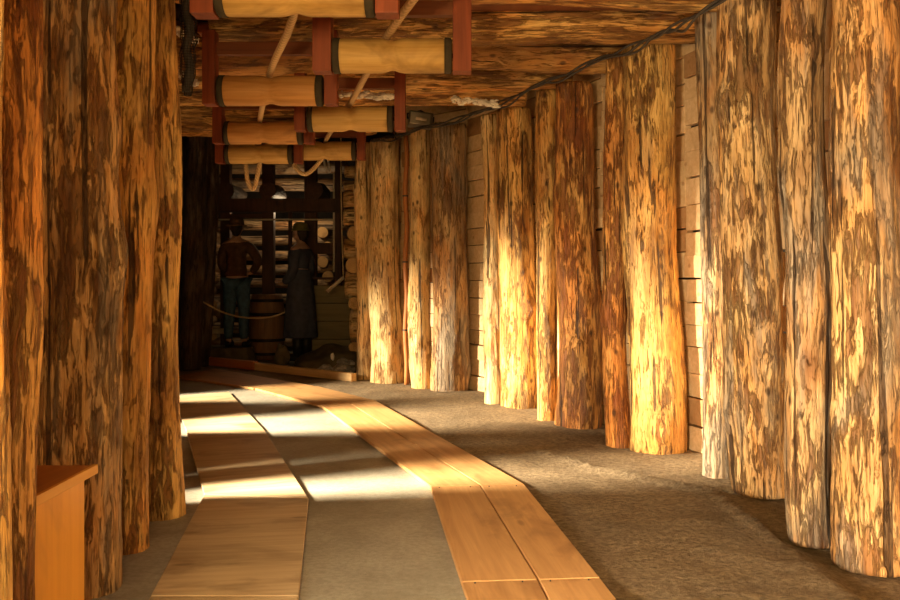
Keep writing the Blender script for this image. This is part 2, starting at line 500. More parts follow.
# row goes on round the bend: unseen posts added to shape the light
bend = [(-1.85, 4.47, 'gold', 'added light-blocking log post just round the bend past the cracked end post'),
 (-1.97, 4.75, 'pale', 'added light-blocking log post round the bend, second from the cracked end post'),
 (-2.08, 5.03, 'patchy', 'added light-blocking log post round the bend, third from the cracked end post'),
 (-2.18, 5.31, 'gold', 'added light-blocking log post round the bend, fourth from the cracked end post'),
 (-2.26, 5.59, 'gold', 'added light-blocking log post round the bend, fifth from the cracked end post'),
 (-2.32, 5.87, 'red', 'added light-blocking log post round the bend, just before the first gap that lets the light in'),
 (-2.62, 6.50, 'gold', 'added light-blocking log post round the bend, just past the first light gap'),
 (-2.74, 6.78, 'pale', 'added light-blocking log post round the bend, second past the first light gap'),
 (-2.86, 7.06, 'patchy', 'added light-blocking log post round the bend, third past the first light gap'),
 (-3.00, 7.32, 'red', 'added light-blocking log post round the bend, just before the second light gap'),
 (-3.22, 8.07, 'gold', 'added light-blocking log post round the bend, just past the second light gap'),
 (-3.32, 8.35, 'pale', 'added light-blocking log post round the bend, second past the second light gap'),
 (-3.44, 8.63, 'gold', 'added light-blocking log post round the bend, last before the chamber')]
for i, (x, y, m, lab) in enumerate(bend):
    o = make_log('log_post', (x, y, -0.03), (x, y, 2.6), 0.138, 0.136, 51 + i, M[m], segs=40, step=0.05, wob=0.006)
    tag(o, lab, 'log post', 'light-blocking log posts added round the bend')

# ---------------------------------------------------------------- ceiling logs
CG = 'ceiling logs laid across the gallery'
CL = [  # depth, radius, x_left, x_right, bottom z, label
 (1.2, 0.20, -1.6, 1.9, 2.47, 'ceiling log overhead, first of the row and above the camera'),
 (1.9, 0.20, -1.6, 1.9, 2.47, 'ceiling log overhead, second of the row'),
 (2.6, 0.20, -1.6, 1.9, 2.47, 'ceiling log overhead, third of the row'),
 (3.35, 0.21, -1.6, 1.9, 2.47, 'ceiling log overhead between the first rollers, fourth of the row'),
 (4.1, 0.20, -1.6, 1.85, 2.47, 'ceiling log over the second thick post'),
 (4.62, 0.165, -1.42, 1.75, 2.475, 'ceiling log along the top edge of the view, above the largest roller'),
 (5.46, 0.20, -1.42, 1.50, 2.47, 'thick mottled ceiling log resting on the third thick post'),
 (6.14, 0.17, -1.9, 1.22, 2.47, 'smooth brown ceiling log with a dark knot, over the fourth thick post'),
 (6.74, 0.18, -2.2, 0.90, 2.465, 'rough ceiling log with white salt crust along its edge'),
 (7.34, 0.155, -2.5, 0.62, 2.475, 'ceiling log behind the salt-crusted one, over the fifth thick post'),
 (8.05, 0.19, -2.9, -0.62, 2.47, 'shorter ceiling log above the small far rollers'),
 (8.75, 0.19, -3.2, -0.72, 2.47, 'last ceiling log before the dark chamber'),
]
for i, (d, r, xa, xb, zb, lab) in enumerate(CL):
    mm = M['ceil'] if i != 7 else log_mat('peeled_log_smooth', (0.62, 0.34, 0.11), (0.42, 0.19, 0.045), (0.15, 0.05, 0.012), 0.3, 0.1)
    o = make_log('ceiling_log', (xa, d, zb + r), (xb, d + (0.04 if i % 2 else -0.03), zb + r), r, r * 0.97, 71 + i, mm, segs=72, step=0.02 if 4.5 < d < 8 else 0.05, lump=0.06, knots=7, wob=0.022)
    tag(o, lab, 'ceiling log', CG)
# squared board-like packer between the ceiling logs
for i, (x0, x1, d, z0) in enumerate([(-1.40, 1.4, 5.13, 2.60), (-1.6, 1.1, 5.82, 2.60), (-2.0, 0.85, 6.48, 2.60), (-2.3, 0.55, 7.06, 2.60)]):
    bm = bmesh.new()
    box(bm, ((x0 + x1) / 2, d, z0 + 0.04), (x1 - x0, 0.26, 0.05), bev=0.006)
    o = link('packing_board', bm, M['bar'], smooth=False)
    tag(o, ['dark packing board above the gap before the thick mottled ceiling log', 'dark packing board above the gap before the smooth ceiling log',
            'dark packing board above the gap before the salt-crusted ceiling log', 'dark packing board above the gap behind the salt-crusted ceiling log'][i], 'board', 'packing boards over the ceiling logs')
# salt crust under the log edges
def crust(x0, x1, y0, y1, d, seed, lab):
    rnd = random.Random(seed)
    bm = bmesh.new()
    for i in range(int((x1 - x0) * 2.2)):
        t = rnd.random()
        p = P(x0 + (x1 - x0) * t, y0 + (y1 - y0) * t + rnd.gauss(0, 1.2), d)
        r = bmesh.ops.create_icosphere(bm, subdivisions=1, radius=rnd.uniform(0.008, 0.022))
        bmesh.ops.transform(bm, matrix=Matrix.Translation(p + Vector((0, rnd.uniform(-0.02, 0.02), 0))) @ Matrix.Diagonal((rnd.uniform(1, 2), 1, rnd.uniform(.5, 1), 1)), verts=r['verts'])
        for v in r['verts']:
            v.co += Vector((rnd.gauss(0, .003), rnd.gauss(0, .003), rnd.gauss(0, .003)))
    tag(link('salt_crust', bm, M['salt']), lab, 'salt crust', kind='stuff')
crust(452, 497, 99, 104, 6.66, 1, 'white salt crust along the lower edge of a ceiling log')
crust(340, 392, 94, 97, 6.66, 2, 'thin white salt line on the ceiling log behind the rollers')
crust(176, 196, 30, 42, 4.66, 3, 'white salt lump at the ceiling log end by the wire mesh')
crust(176, 196, 72, 84, 5.5, 4, 'white salt patch below the wire mesh')

# ---------------------------------------------------------------- hanging rollers
def roller(loc, L, r, mat, label, hl=0.0, hr=0.0, bothdrop=0.0, hw=0.085, sides=(1, 1), rz=0.0):
    t = empty('hanging_roller', loc, rz)
    tag(t, label, 'rope roller', 'hanging rope rollers under the ceiling')
    h = L / 2
    bm = bmesh.new()
    w = h - 0.035
    lathe(bm, [(r * 0.96, -w), (r, -w + 0.01), (r * 1.0, -0.06), (r * 0.95, -0.035), (r * 0.86, -0.012), (r * 0.86, 0.012), (r * 0.95, 0.035), (r * 1.0, 0.06), (r, w - 0.01), (r * 0.96, w)], 48, axis='X')
    link('drum', bm, mat, t)
    for s in (-1, 1):
        bm = bmesh.new()
        prof = [(r * 0.90, s * h), (r * 1.03, s * (h - 0.006)), (r * 1.03, s * (h - 0.036)), (r * 0.9, s * (h - 0.04))]
        lathe(bm, prof if s < 0 else prof[::-1], 48, axis='X')
        o = link('end_band', bm, M['band'], t)
        o['label'] = 'dark band round the end of the drum'
    bm = bmesh.new()
    tube(bm, [(-h - 0.07, 0, 0), (h + 0.07, 0, 0)], 0.014, 12)
    link('axle', bm, M['iron'], t)
    top = CEIL + 0.035 - loc[2]
    for s, drop, on in ((-1, hl, sides[0]), (1, hr, sides[1])):
        if not on:
            continue
        bm = bmesh.new()
        zb = -0.085 - drop
        box(bm, (s * (h + 0.05), 0, (top + zb) / 2), (hw * 0.62, 0.10, top - zb), bev=0.004)
        link('hanger', bm, M['hanger'], t, smooth=False)
    bm = bmesh.new()
    box(bm, (0, 0.02, top - 0.095), (L + 0.05, 0.05, 0.075), bev=0.004)
    link('crossbar', bm, M['bar'], t, smooth=False)
    return t
# x0,x1 (outer ends), yc, depth
RO = [
 (217, 375, -5, 3.60, 'drum', 'widest rope roller, pale, cut by the top edge of the view above the others'),
 (333, 452, 56, 4.50, 'drum', 'large pale rope roller with a wide dark end band, hung under the thick ceiling log'),
 (219, 323, 91, 5.28, 'drum_red', 'two-tone rope roller in the long row, just below the widest one'),
 (308, 393, 119, 6.22, 'drum', 'pale rope roller hung just behind the large dark-banded one'),
 (225, 303, 133, 6.95, 'drum_red', 'reddish rope roller in the long row, second lowest'),
 (226, 293, 154, 7.95, 'drum', 'lowest orange rope roller of the long row, with the hanging rope hook'),
 (292, 356, 151, 8.35, 'drum', 'smallest pale rope roller, last of the short row, with a slack rope loop'),
]
for (xa, xb, yc, d, m, lab) in RO:
    c = P((xa + xb) / 2, yc, d)
    roller(c, (xb - xa) * d / 900.0, 0.088 if d > 4.6 else 0.086, M[m], lab, hw=0.15 if d < 5 else 0.12)

def rope(pts, r, label, name='rope', mat=None, n=6):
    bm = bmesh.new()
    tube(bm, smooth_path(pts, n), r, 12)
    o = link(name, bm, mat or M['rope'])
    return tag(o, label, 'rope')
def top_of(x, i, lift=0.105):
    xa, xb, yc, d, m, lab = RO[i]
    z = P(0, yc, d).z
    return Vector(((x - 450) * d / 900.0, d, z + lift))
rr = 0.02
rp = [Vector((-0.58, 1.0, 2.30)), top_of(295, 0), top_of(270, 2), top_of(260, 4), top_of(259, 5) + Vector((0, 0, 0)),
      top_of(258, 5, 0.02) + Vector((0, 0.12, 0)), P(257, 178, 8.1), P(253, 189, 8.1), P(248, 182, 8.1), P(246, 168, 8.1), P(246, 158, 8.15)]
rope(rp, rr, 'pale thick rope running over the long row of rollers, its end hanging in a hook')
rp = [Vector((0.30, 1.0, 2.33)), Vector((0.10, 3.0, 2.33)), top_of(388, 1), top_of(350, 3), top_of(326, 6), top_of(325, 6, 0.02) + Vector((0, 0.12, 0)),
      P(316, 166, 8.5), P(306, 174, 8.5), P(297, 170, 8.5), P(292, 160, 8.5)]
rope(rp, rr, 'pale thick rope running over the short row of rollers, its end slack in a loop')

# ---------------------------------------------------------------- cables, conduit, lamp, wire mesh
crng = random.Random(5)
for k, lab in enumerate(['topmost of the thin dark cables strung along the lit wall under the ceiling', 'middle one of the thin dark cables strung along the lit wall',
                         'lowest of the thin dark cables strung along the lit wall']):
    base = [P(900, -75, 3.2), P(722, 0, 4.2), P(660, 34, 4.95), P(597, 60, 5.8), P(540, 84, 6.5), P(478, 112, 7.45), P(425, 127, 8.2), P(372, 141, 8.9)]
    path = smooth_path(base, 26)
    q = []
    for i, p in enumerate(path):
        a = i * 0.33 + k * 2 * PI / 3
        q.append(p + Vector((0.010 * math.cos(a), 0, 0.010 * math.sin(a) - 0.022 * k * math.sin(i * 0.12) ** 2)))
    bm = bmesh.new()
    tube(bm, q, 0.0075, 8)
    tag(link('cable', bm, M['cable']), lab, 'cable', 'cables strung along the lit wall')
# thin conduit between the seventh and sixth posts
bm = bmesh.new()
d = 9.05
pts = [P(406, y, d) + Vector((0.008 * math.sin(y * .09), 0, 0)) for y in range(136, 380, 6)]
pts.append(Vector((pts[-1].x, d, 0.0)))
tube(bm, pts, 0.024, 12)
o = link('conduit', bm, M['pipe'])
tag(o, 'thin orange-brown vertical conduit between the sixth and seventh thick posts', 'conduit')
for y in (196, 262, 330):
    bm = bmesh.new()
    p = P(406, y, d)
    tube(bm, [p + Vector((0.008 * math.sin(y * .09), 0, -0.008)), p + Vector((0.008 * math.sin(y * .09), 0, 0.008))], 0.028, 12)
    link('clip', bm, M['cable'], o)
# flood lamp
lp = P(421, 119, 8.3)
t = empty('flood_lamp', lp, math.radians(12))
tag(t, 'small grey unlit flood lamp clamped above the slim pale post', 'lamp')
t.rotation_euler = (math.radians(-8), math.radians(7), math.radians(8))
bm = bmesh.new(); box(bm, (0, 0.04, 0), (0.225, 0.09, 0.145), bev=0.012); link('housing', bm, M['lamp_body'], t)
bm = bmesh.new(); box(bm, (-0.006, -0.007, 0), (0.185, 0.012, 0.11), bev=0.004); link('glass', bm, M['lamp_glass'], t)
bm = bmesh.new(); tube(bm, [(-0.05, -0.016, -0.005), (0.05, -0.016, -0.005)], 0.014, 12); link('bulb', bm, M['strip'], t)
bm = bmesh.new(); tube(bm, [(-0.12, 0.04, 0), (-0.125, 0.09, 0.06), (0.0, 0.12, 0.12), (0.125, 0.09, 0.06), (0.12, 0.04, 0)], 0.008, 8)
tube(bm, [(0, 0.10, 0.10), (0.0, 0.30, 0.10)], 0.012, 8)
link('bracket', bm, M['iron'], t)
# wire mesh bundle
bm = bmesh.new()
c0 = P(188, 0, 4.35)
NL, NS = 44, 14
grid = []
for i in range(NL):
    t_ = i / (NL - 1)
    z = 2.50 - 0.56 * t_
    r = 0.036 * (1 - 0.6 * max(0, t_ - 0.8) / 0.2) * (1 + 0.25 * nz(i * .3, 1, 2))
    ring = [Vector((c0.x + r * math.cos(k * 2 * PI / NS) + 0.012 * nz(i * .2, 5, 0), c0.y + r * math.sin(k * 2 * PI / NS), z)) for k in range(NS)]
    grid.append(ring)
for i in range(NL):
    tube(bm, grid[i] + [grid[i][0]], 0.0016, 4, cap=False)
for k in range(NS):
    tube(bm, [grid[i][k] for i in range(NL)], 0.0016, 4, cap=False)
o = link('wire_mesh', bm, M['iron'])
tag(o, 'dark rolled wire mesh hanging from the ceiling beside the cracked end post', 'wire mesh')
bm = bmesh.new()
tube(bm, [Vector((c0.x + 0.01 * math.sin(i * .9), c0.y, 2.5 - 0.54 * i / 20)) for i in range(21)], 0.021, 10)
link('core', bm, M['cable'], o)

# ---------------------------------------------------------------- the setting
def add_mesh_struct(name, bm, mats, smooth=False):
    o = link(name, bm, mats, smooth=smooth)
    o['kind'] = 'structure'
    return o
# lagging wall behind the lit posts
nrm = []
pts = []
first = centres[0] + (centres[0] - centres[1]).normalized() * 4.6
line = [first] + centres
for i, c in enumerate(line):
    a = line[max(i - 1, 0)]; b = line[min(i + 1, len(line) - 1)]
    t = (b - a).normalized()
    n = Vector((t.y, -t.x, 0))
    if n.x < 0:
        n = -n
    pts.append(c + n * 0.225)
last = pts[-1] + Vector((-0.10, 0.35, 0))
pts.append(last)
bm = bmesh.new()
rw = random.Random(8)
for i in range(len(pts) - 1):
    a, b = pts[i], pts[i + 1]
    L = (b - a).length
    t = (b - a).normalized()
    n = Vector((-t.y, t.x, 0))
    rot = Matrix(((t.x, n.x, 0), (t.y, n.y, 0), (0, 0, 1)))
    z = -0.02
    while z < 2.75:
        h = rw.uniform(0.135, 0.175)
        # one or two boards per bay
        cuts = [0, L] if L < 1.6 else [0, L * .3, L * .62, L]
        for q in range(len(cuts) - 1):
            m = (cuts[q] + cuts[q + 1]) / 2
            ce = a + t * m + n * rw.uniform(-0.012, 0.012) + Vector((0, 0, z + h / 2))
            tilt = Matrix.Rotation(rw.gauss(0, 0.008), 3, 'Y')
            box(bm, ce, (cuts[q + 1] - cuts[q] + 0.01, 0.05, h - 0.006), rot @ tilt, bev=0.005)
        z += h
add_mesh_struct('wall_right', bm, M['lagging'])
# rock behind the lagging
def wall_strip(name, pl, z0, z1, mat, th=0.2, out=1):
    bm = bmesh.new()
    for i in range(len(pl) - 1):
        a, b = Vector((*pl[i], 0)), Vector((*pl[i + 1], 0))
        t = (b - a).normalized()
        n = Vector((t.y, -t.x, 0)) * out
        rot = Matrix(((t.x, n.x, 0), (t.y, n.y, 0), (0, 0, 1)))
        box(bm, (a + b) / 2 + n * th / 2 + Vector((0, 0, (z0 + z1) / 2)), ((b - a).length + th, th, z1 - z0), rot)
    return add_mesh_struct(name, bm, mat)
wall_strip('wall_right.001', [(p.x + 0.05, p.y + 0.02) for p in pts] + [(-0.35, 10.3), (-0.35, 15.2)], -0.1, 3.7, M['rock'], 0.25, 1)
# shaded wall: boards behind the near posts
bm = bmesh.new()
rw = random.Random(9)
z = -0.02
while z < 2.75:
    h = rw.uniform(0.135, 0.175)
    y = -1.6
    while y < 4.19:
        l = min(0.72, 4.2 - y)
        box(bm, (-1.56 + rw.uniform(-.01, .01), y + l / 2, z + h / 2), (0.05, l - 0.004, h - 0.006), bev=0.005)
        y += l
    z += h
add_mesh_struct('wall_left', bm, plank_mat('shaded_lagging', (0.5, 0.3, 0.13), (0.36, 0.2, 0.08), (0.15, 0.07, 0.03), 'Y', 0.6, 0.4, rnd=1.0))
wall_strip('wall_left.001', [(-1.72, -1.7), (-1.72, 3.4), (-5.2, 3.4), (-5.2, 15.2)], -0.1, 3.7, M['rock'], 0.25, -1)
wall_strip('wall_far', [(-5.4, 15.0), (0.1, 15.0)], -0.1, 3.7, M['rock'], 0.25, -1)
bm = bmesh.new(); box(bm, (-1.6, 4.4, 2.98), (8.4, 12.4, 0.12)); add_mesh_struct('ceiling', bm, M['rock'])
bm = bmesh.new(); box(bm, (-2.6, 12.8, 3.7), (6.4, 4.8, 0.12)); add_mesh_struct('ceiling.001', bm, M['rock'])
bm = bmesh.new(); box(bm, (-2.7, 10.5, 3.34), (5.4, 0.2, 0.8)); add_mesh_struct('ceiling.002', bm, M['rock'])

# floor
TRK = [(0.60, 1.2), (0.528, 2.972), (0.378, 4.54), (-0.64, 7.68), (-1.48, 8.9), (-3.3, 11.2)]
def track_x(y):
    for i in range(len(TRK) - 1):
        if TRK[i][1] <= y <= TRK[i + 1][1]:
            t = (y - TRK[i][1]) / (TRK[i + 1][1] - TRK[i][1])
            return TRK[i][0] + (TRK[i + 1][0] - TRK[i][0]) * t
    return TRK[0][0] if y < TRK[0][1] else -3.3
def seg_dist(p, a, b):
    ab = b - a
    t = max(0, min(1, (p - a).dot(ab) / ab.length_squared))
    return (p - a - ab * t).length
crack = [G(684, 542).xy, G(740, 553).xy, G(796, 568).xy, G(875, 602).xy]
ridge = [G(540, 452).xy, G(600, 470).xy, G(712, 492).xy, G(764, 532).xy, G(796, 545).xy, G(862, 600).xy]
bm = bmesh.new()
X0, X1, Y0, Y1 = -5.3, 2.4, -1.6, 15.2
fx = [X0 + i * 0.045 for i in range(int((X1 - X0) / 0.045) + 1)]
fy = []
y = Y0
while y < Y1:
    fy.append(y)
    y += 0.10 if y < 2.3 else (0.02 if y < 5.2 else (0.045 if y < 9.5 else 0.12))
fy.append(Y1)
rows = []
for yy in fy:
    row = []
    tx = track_x(yy)
    for xx in fx:
        right = xx > tx
        a = 0.014 if right else 0.003
        z = a * (nz(xx * 2.2, yy * 2.2, 0) + 0.5 * nz(xx * 7, yy * 7, 3) + 0.3 * nz(xx * 19, yy * 19, 3)) - 0.006
        if right:
            z += 0.0
            q = Vector((xx, yy))
            if yy < 6.2 and xx > 0.3:
                dr = min(seg_dist(q, ridge[i], ridge[i + 1]) for i in range(len(ridge) - 1))
                z += 0.028 * math.exp(-(dr / 0.03) ** 2) + 0.012 * nz(xx * 14, yy * 14, 9) * math.exp(-(dr / 0.12) ** 2)
                if yy < 4.6 and xx > 1.36:
                    z -= 0.03
                dc = min(seg_dist(q, crack[i], crack[i + 1]) for i in range(len(crack) - 1))
                z += 0.008 * math.exp(-(dc / 0.03) ** 2)
            if xx - tx < 0.06:
                z = min(z, -0.002)
        row.append(bm.verts.new((xx, yy, z)))
    rows.append(row)
for j in range(len(fy) - 1):
    for i in range(len(fx) - 1):
        f = bm.faces.new((rows[j][i], rows[j][i + 1], rows[j + 1][i + 1], rows[j + 1][i]))
        f.material_index = 1 if (fx[i] + 0.02 > track_x(fy[j]) - 0.03 and fy[j] < 10.5) else 0
add_mesh_struct('floor', bm, FM, smooth=True)

# walkway boards: polygon prisms on the floor
def slab(name, poly, mat, label, group, z0=-0.004, th=0.022, nails=None, dirv=None):
    bm = bmesh.new()
    poly = [Vector((p[0], p[1])) for p in poly]
    c = sum(poly, Vector((0, 0))) / len(poly)
    # local frame along the board, so the grain follows it
    d = (dirv or (poly[-1] - poly[0])).normalized()
    ang = math.atan2(d.y, d.x) - PI / 2
    R2 = Matrix.Rotation(-ang, 2)
    lo = [R2 @ (p - c) for p in poly]
    vb = [bm.verts.new((p.x, p.y, 0)) for p in lo]
    f = bm.faces.new(vb)
    if f.normal.z > 0 or True:
        bm.normal_update()
        if f.normal.z > 0:
            f.normal_flip()
    ex = bmesh.ops.extrude_face_region(bm, geom=[f])
    bmesh.ops.translate(bm, vec=(0, 0, th), verts=[g for g in ex['geom'] if isinstance(g, bmesh.types.BMVert)])
    bmesh.ops.recalc_face_normals(bm, faces=bm.faces)
    bmesh.ops.bevel(bm, geom=list(bm.edges), offset=0.003, segments=1, affect='EDGES')
    o = link(name, bm, mat, smooth=False)
    o.location = (c.x, c.y, z0)
    o.rotation_euler = (0, 0, ang)
    tag(o, label, 'walkway board', group)
    if nails:
        for p in nails:
            b2 = bmesh.new()
            q = R2 @ (Vector(p) - c)
            r = bmesh.ops.create_cone(b2, cap_ends=True, segments=10, radius1=0.0035, radius2=0.003, depth=0.006)
            bmesh.ops.translate(b2, vec=(q.x, q.y, th + 0.001), verts=r['verts'])
            link('nail', b2, M['iron'], o)
    return o
def lerp(a, b, t):
    return (a[0] + (b[0] - a[0]) * t, a[1] + (b[1] - a[1]) * t)
g2 = lambda x, y: tuple(G(x, y).xy)
WG = 'boards of the reddish plank walkway'
La, Ra = (0.13, 2.2), (0.605, 2.2)
Lb, Rb = g2(461, 587), g2(601, 583)
Lc, Rc = g2(430, 490), g2(525, 488)
Ld, Rd = g2(322, 408), g2(377, 403)
def pair(L0, R0, L1, R1, t0, t1, labs, e=0.006, shift=0.0, nl=True):
    m0, m1 = lerp(L0, R0, t0), lerp(L1, R1, t1)
    for k in range(2):
        a0, b0, a1, b1 = (L0, m0, L1, m1) if k == 0 else (m0, R0, m1, R1)
        poly = [lerp(a0, b0, 0.012), lerp(a0, b0, 0.988), lerp(a1, b1, 0.988), lerp(a1, b1, 0.012)]
        cc = (sum(p[0] for p in poly) / 4, sum(p[1] for p in poly) / 4)
        poly = [(cc[0] + (p[0] - cc[0]), cc[1] + (p[1] - cc[1]) * (1 - e)) for p in poly]
        ns = [lerp(lerp(poly[3], poly[2], q), cc, 0.04) for q in (0.15, 0.8)] if nl else None
        slab('walkway_board', poly, M['board'], labs[k], WG, nails=ns, dirv=Vector(lerp(L1, R1, .5)) - Vector(lerp(L0, R0, .5)))
pair(La, Ra, Lb, Rb, 0.5, 0.55, ['brown walkway board cut by the bottom edge, beside the grey floor', 'brown walkway board cut by the bottom edge, on the rough earth side'])
pair(Lb, Rb, Lc, Rc, 0.55, 0.53, ['long brown walkway board between two cross joints, on the grey floor side', 'long stained walkway board between two cross joints, on the rough earth side'])
pair(Lc, Rc, Ld, Rd, 0.53, 0.5, ['far lit walkway board past the wide joint, on the grey floor side', 'far lit walkway board past the wide joint, on the rough earth side'], nl=False)
Le0, Le1 = g2(300, 400), g2(240, 386)
Re0 = g2(300, 385)
slab('walkway_board', [Ld, Rd, g2(318, 388), g2(255, 390)], M['board'], 'bent walkway board where the plank path turns to the chamber', WG, dirv=Vector((-0.8, 0.7)))
slab('walkway_board', [g2(253, 389.6), g2(314, 387.6), g2(215, 370), g2(176, 378)], M['board'], 'last walkway board running to the foot of the kerb', WG, dirv=Vector((-0.8, 0.8)))
PG = 'panels of the pale plank walkway'
A0, A1 = (-0.865, 2.2), (-0.40, 2.2)
B0, B1 = g2(150, 600), g2(299, 600)
C0, C1 = g2(204, 497), g2(309, 501)
D0, D1 = g2(186, 432), g2(264, 431)
E0, E1 = g2(172, 398), g2(229, 393)
F0, F1 = g2(178, 545), g2(305, 547)
def panel(a, b, c, d_, lab):
    e = 0.006
    cc = ((a[0] + b[0] + c[0] + d_[0]) / 4, (a[1] + b[1] + c[1] + d_[1]) / 4)
    poly = [(cc[0] + (p[0] - cc[0]) * (1 - e), cc[1] + (p[1] - cc[1]) * (1 - e)) for p in (a, b, c, d_)]
    slab('walkway_plank', poly, M['panel'], lab, PG, th=0.018, dirv=Vector(d_) - Vector(a))
panel(A0, A1, B1, B0, 'pale walkway panel cut by the bottom edge, beside the shaded wall')
panel(B0, B1, C1, C0, 'large pale walkway panel beside the golden end post, crossed by shadow')
panel(C0, C1, D1, D0, 'pale walkway panel past the bend in the path, brightly lit across its end')
panel(D0, D1, E1, E0, 'farthest pale walkway panel, lit by a narrow stripe')

# wooden box between the shaded posts
bx = empty('wooden_box', (-1.17, 2.31, 0))
tag(bx, 'orange varnished wooden box with a lidded top, standing between two log posts', 'box')
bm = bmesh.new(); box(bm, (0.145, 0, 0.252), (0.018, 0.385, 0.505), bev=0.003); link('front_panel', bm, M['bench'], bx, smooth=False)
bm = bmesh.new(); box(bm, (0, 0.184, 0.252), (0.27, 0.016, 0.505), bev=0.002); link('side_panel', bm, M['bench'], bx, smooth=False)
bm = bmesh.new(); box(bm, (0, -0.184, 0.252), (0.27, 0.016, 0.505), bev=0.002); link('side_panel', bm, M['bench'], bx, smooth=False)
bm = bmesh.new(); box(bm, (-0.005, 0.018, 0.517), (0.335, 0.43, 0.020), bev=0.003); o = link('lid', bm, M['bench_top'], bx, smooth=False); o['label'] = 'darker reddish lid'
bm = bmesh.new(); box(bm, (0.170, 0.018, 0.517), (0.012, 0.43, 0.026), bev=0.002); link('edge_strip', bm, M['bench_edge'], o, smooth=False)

# ---------------------------------------------------------------- the dark chamber
# kerb boards
def kerb(p, q, h, th, mat, lab):
    p, q = Vector(p), Vector(q)
    t = (q - p)
    bm = bmesh.new()
    box(bm, (0, 0, h / 2), (t.length, th, h), bev=0.006)
    o = link('kerb_board', bm, mat, smooth=False)
    o.location = (p + q) / 2
    o.rotation_euler = (0, 0, math.atan2(t.y, t.x))
    tag(o, lab, 'kerb board', 'kerb boards before the chamber')
kerb(G(172, 361), G(256, 370), 0.10, 0.07, M['kerb_red'], 'reddish kerb board before the chamber, beneath the person in jeans')
kerb(G(257, 370), G(354, 381.5), 0.085, 0.07, M['kerb_pale'], 'pale kerb board reaching to the last post of the lit wall')
# dark slanting logs at the chamber mouth
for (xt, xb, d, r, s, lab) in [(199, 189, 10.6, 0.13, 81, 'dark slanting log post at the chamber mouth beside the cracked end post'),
                               (211, 201, 11.1, 0.11, 82, 'second dark slanting log post at the chamber mouth, by the pale lit-edge strips')]:
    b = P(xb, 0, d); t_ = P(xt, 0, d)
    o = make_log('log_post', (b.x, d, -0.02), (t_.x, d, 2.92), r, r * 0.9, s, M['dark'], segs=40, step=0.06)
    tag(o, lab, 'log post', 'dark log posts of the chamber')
# heavy dark timber frame
fd = 12.3
fr = empty('timber_frame', P(270, 280, fd) * 1.0)
fr.location.z = 0
fl = fr.location.copy()
tag(fr, 'dark heavy timber frame with uprights and a long crossbeam in the chamber', 'timber frame')
def fpart(name, x0, y0, x1, y1, th, dy, mat, par=fr):
    a, b = P(x0, y1, fd + dy), P(x1, y0, fd + dy)
    bm = bmesh.new()
    box(bm, (a + b) / 2 - fl, (b.x - a.x, th, b.z - a.z), bev=0.006)
    return link(name, bm, mat, par, smooth=False)
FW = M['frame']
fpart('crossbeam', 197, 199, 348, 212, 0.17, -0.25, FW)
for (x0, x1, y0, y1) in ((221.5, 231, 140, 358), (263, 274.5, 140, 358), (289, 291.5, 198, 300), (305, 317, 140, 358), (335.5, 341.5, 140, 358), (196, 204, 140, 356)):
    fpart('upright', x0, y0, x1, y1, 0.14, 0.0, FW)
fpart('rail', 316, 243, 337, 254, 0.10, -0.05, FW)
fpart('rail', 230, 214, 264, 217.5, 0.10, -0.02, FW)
# pale strips standing in for light caught on the edges of the opening
ef = tag(empty('lit_edge_strips', (fl.x, fl.y, 0)), 'thin pale strips standing in for the lit edges of the opening behind the timber frame', 'frame')
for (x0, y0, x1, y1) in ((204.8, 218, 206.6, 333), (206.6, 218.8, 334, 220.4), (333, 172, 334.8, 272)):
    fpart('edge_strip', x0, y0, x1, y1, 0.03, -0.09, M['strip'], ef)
fpart('lit_edge_sill', 205, 328.5, 231, 333.5, 0.10, -0.09, M['strip'], ef)
# crib: stacked logs behind the opening
k = 0
cd = 13.35
rowY = [150, 168, 186, 226, 240.5, 255, 269.5, 284, 298.5, 313, 327, 341]
rlab = 'horizontal log of the timber crib behind the opening, '
ordn = ['topmost', 'second from the top', 'third from the top', 'fourth from the top', 'fifth from the top', 'sixth from the top', 'seventh from the top', 'eighth from the top',
        'ninth from the top', 'tenth from the top', 'eleventh from the top', 'lowest']
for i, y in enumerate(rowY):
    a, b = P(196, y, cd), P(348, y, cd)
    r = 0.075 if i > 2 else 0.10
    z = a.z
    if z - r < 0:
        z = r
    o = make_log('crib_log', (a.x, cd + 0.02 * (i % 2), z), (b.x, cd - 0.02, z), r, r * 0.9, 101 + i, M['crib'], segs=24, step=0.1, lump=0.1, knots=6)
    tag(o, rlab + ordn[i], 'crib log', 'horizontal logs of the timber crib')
en = 0
for i, y in enumerate(rowY[3:11]):
    for x in (213, 327):
        p = P(x + (3 if i % 2 else -2), y + 7.2, cd - 0.05)
        o = make_log('crib_log', (p.x, cd - 0.30, p.z), (p.x, cd + 0.5, p.z), 0.082, 0.08, 130 + en, M['crib'], segs=20, step=0.1, lump=0.08, knots=1)
        tag(o, 'cross log of the crib %s, %s' % ('by the pale lit-edge strips' if x < 300 else 'above the crate',
            ['topmost', 'second from the top', 'third from the top', 'fourth from the top', 'fifth from the top', 'sixth from the top', 'seventh from the top', 'lowest'][i]), 'crib log', 'cross logs of the timber crib')
        en += 1
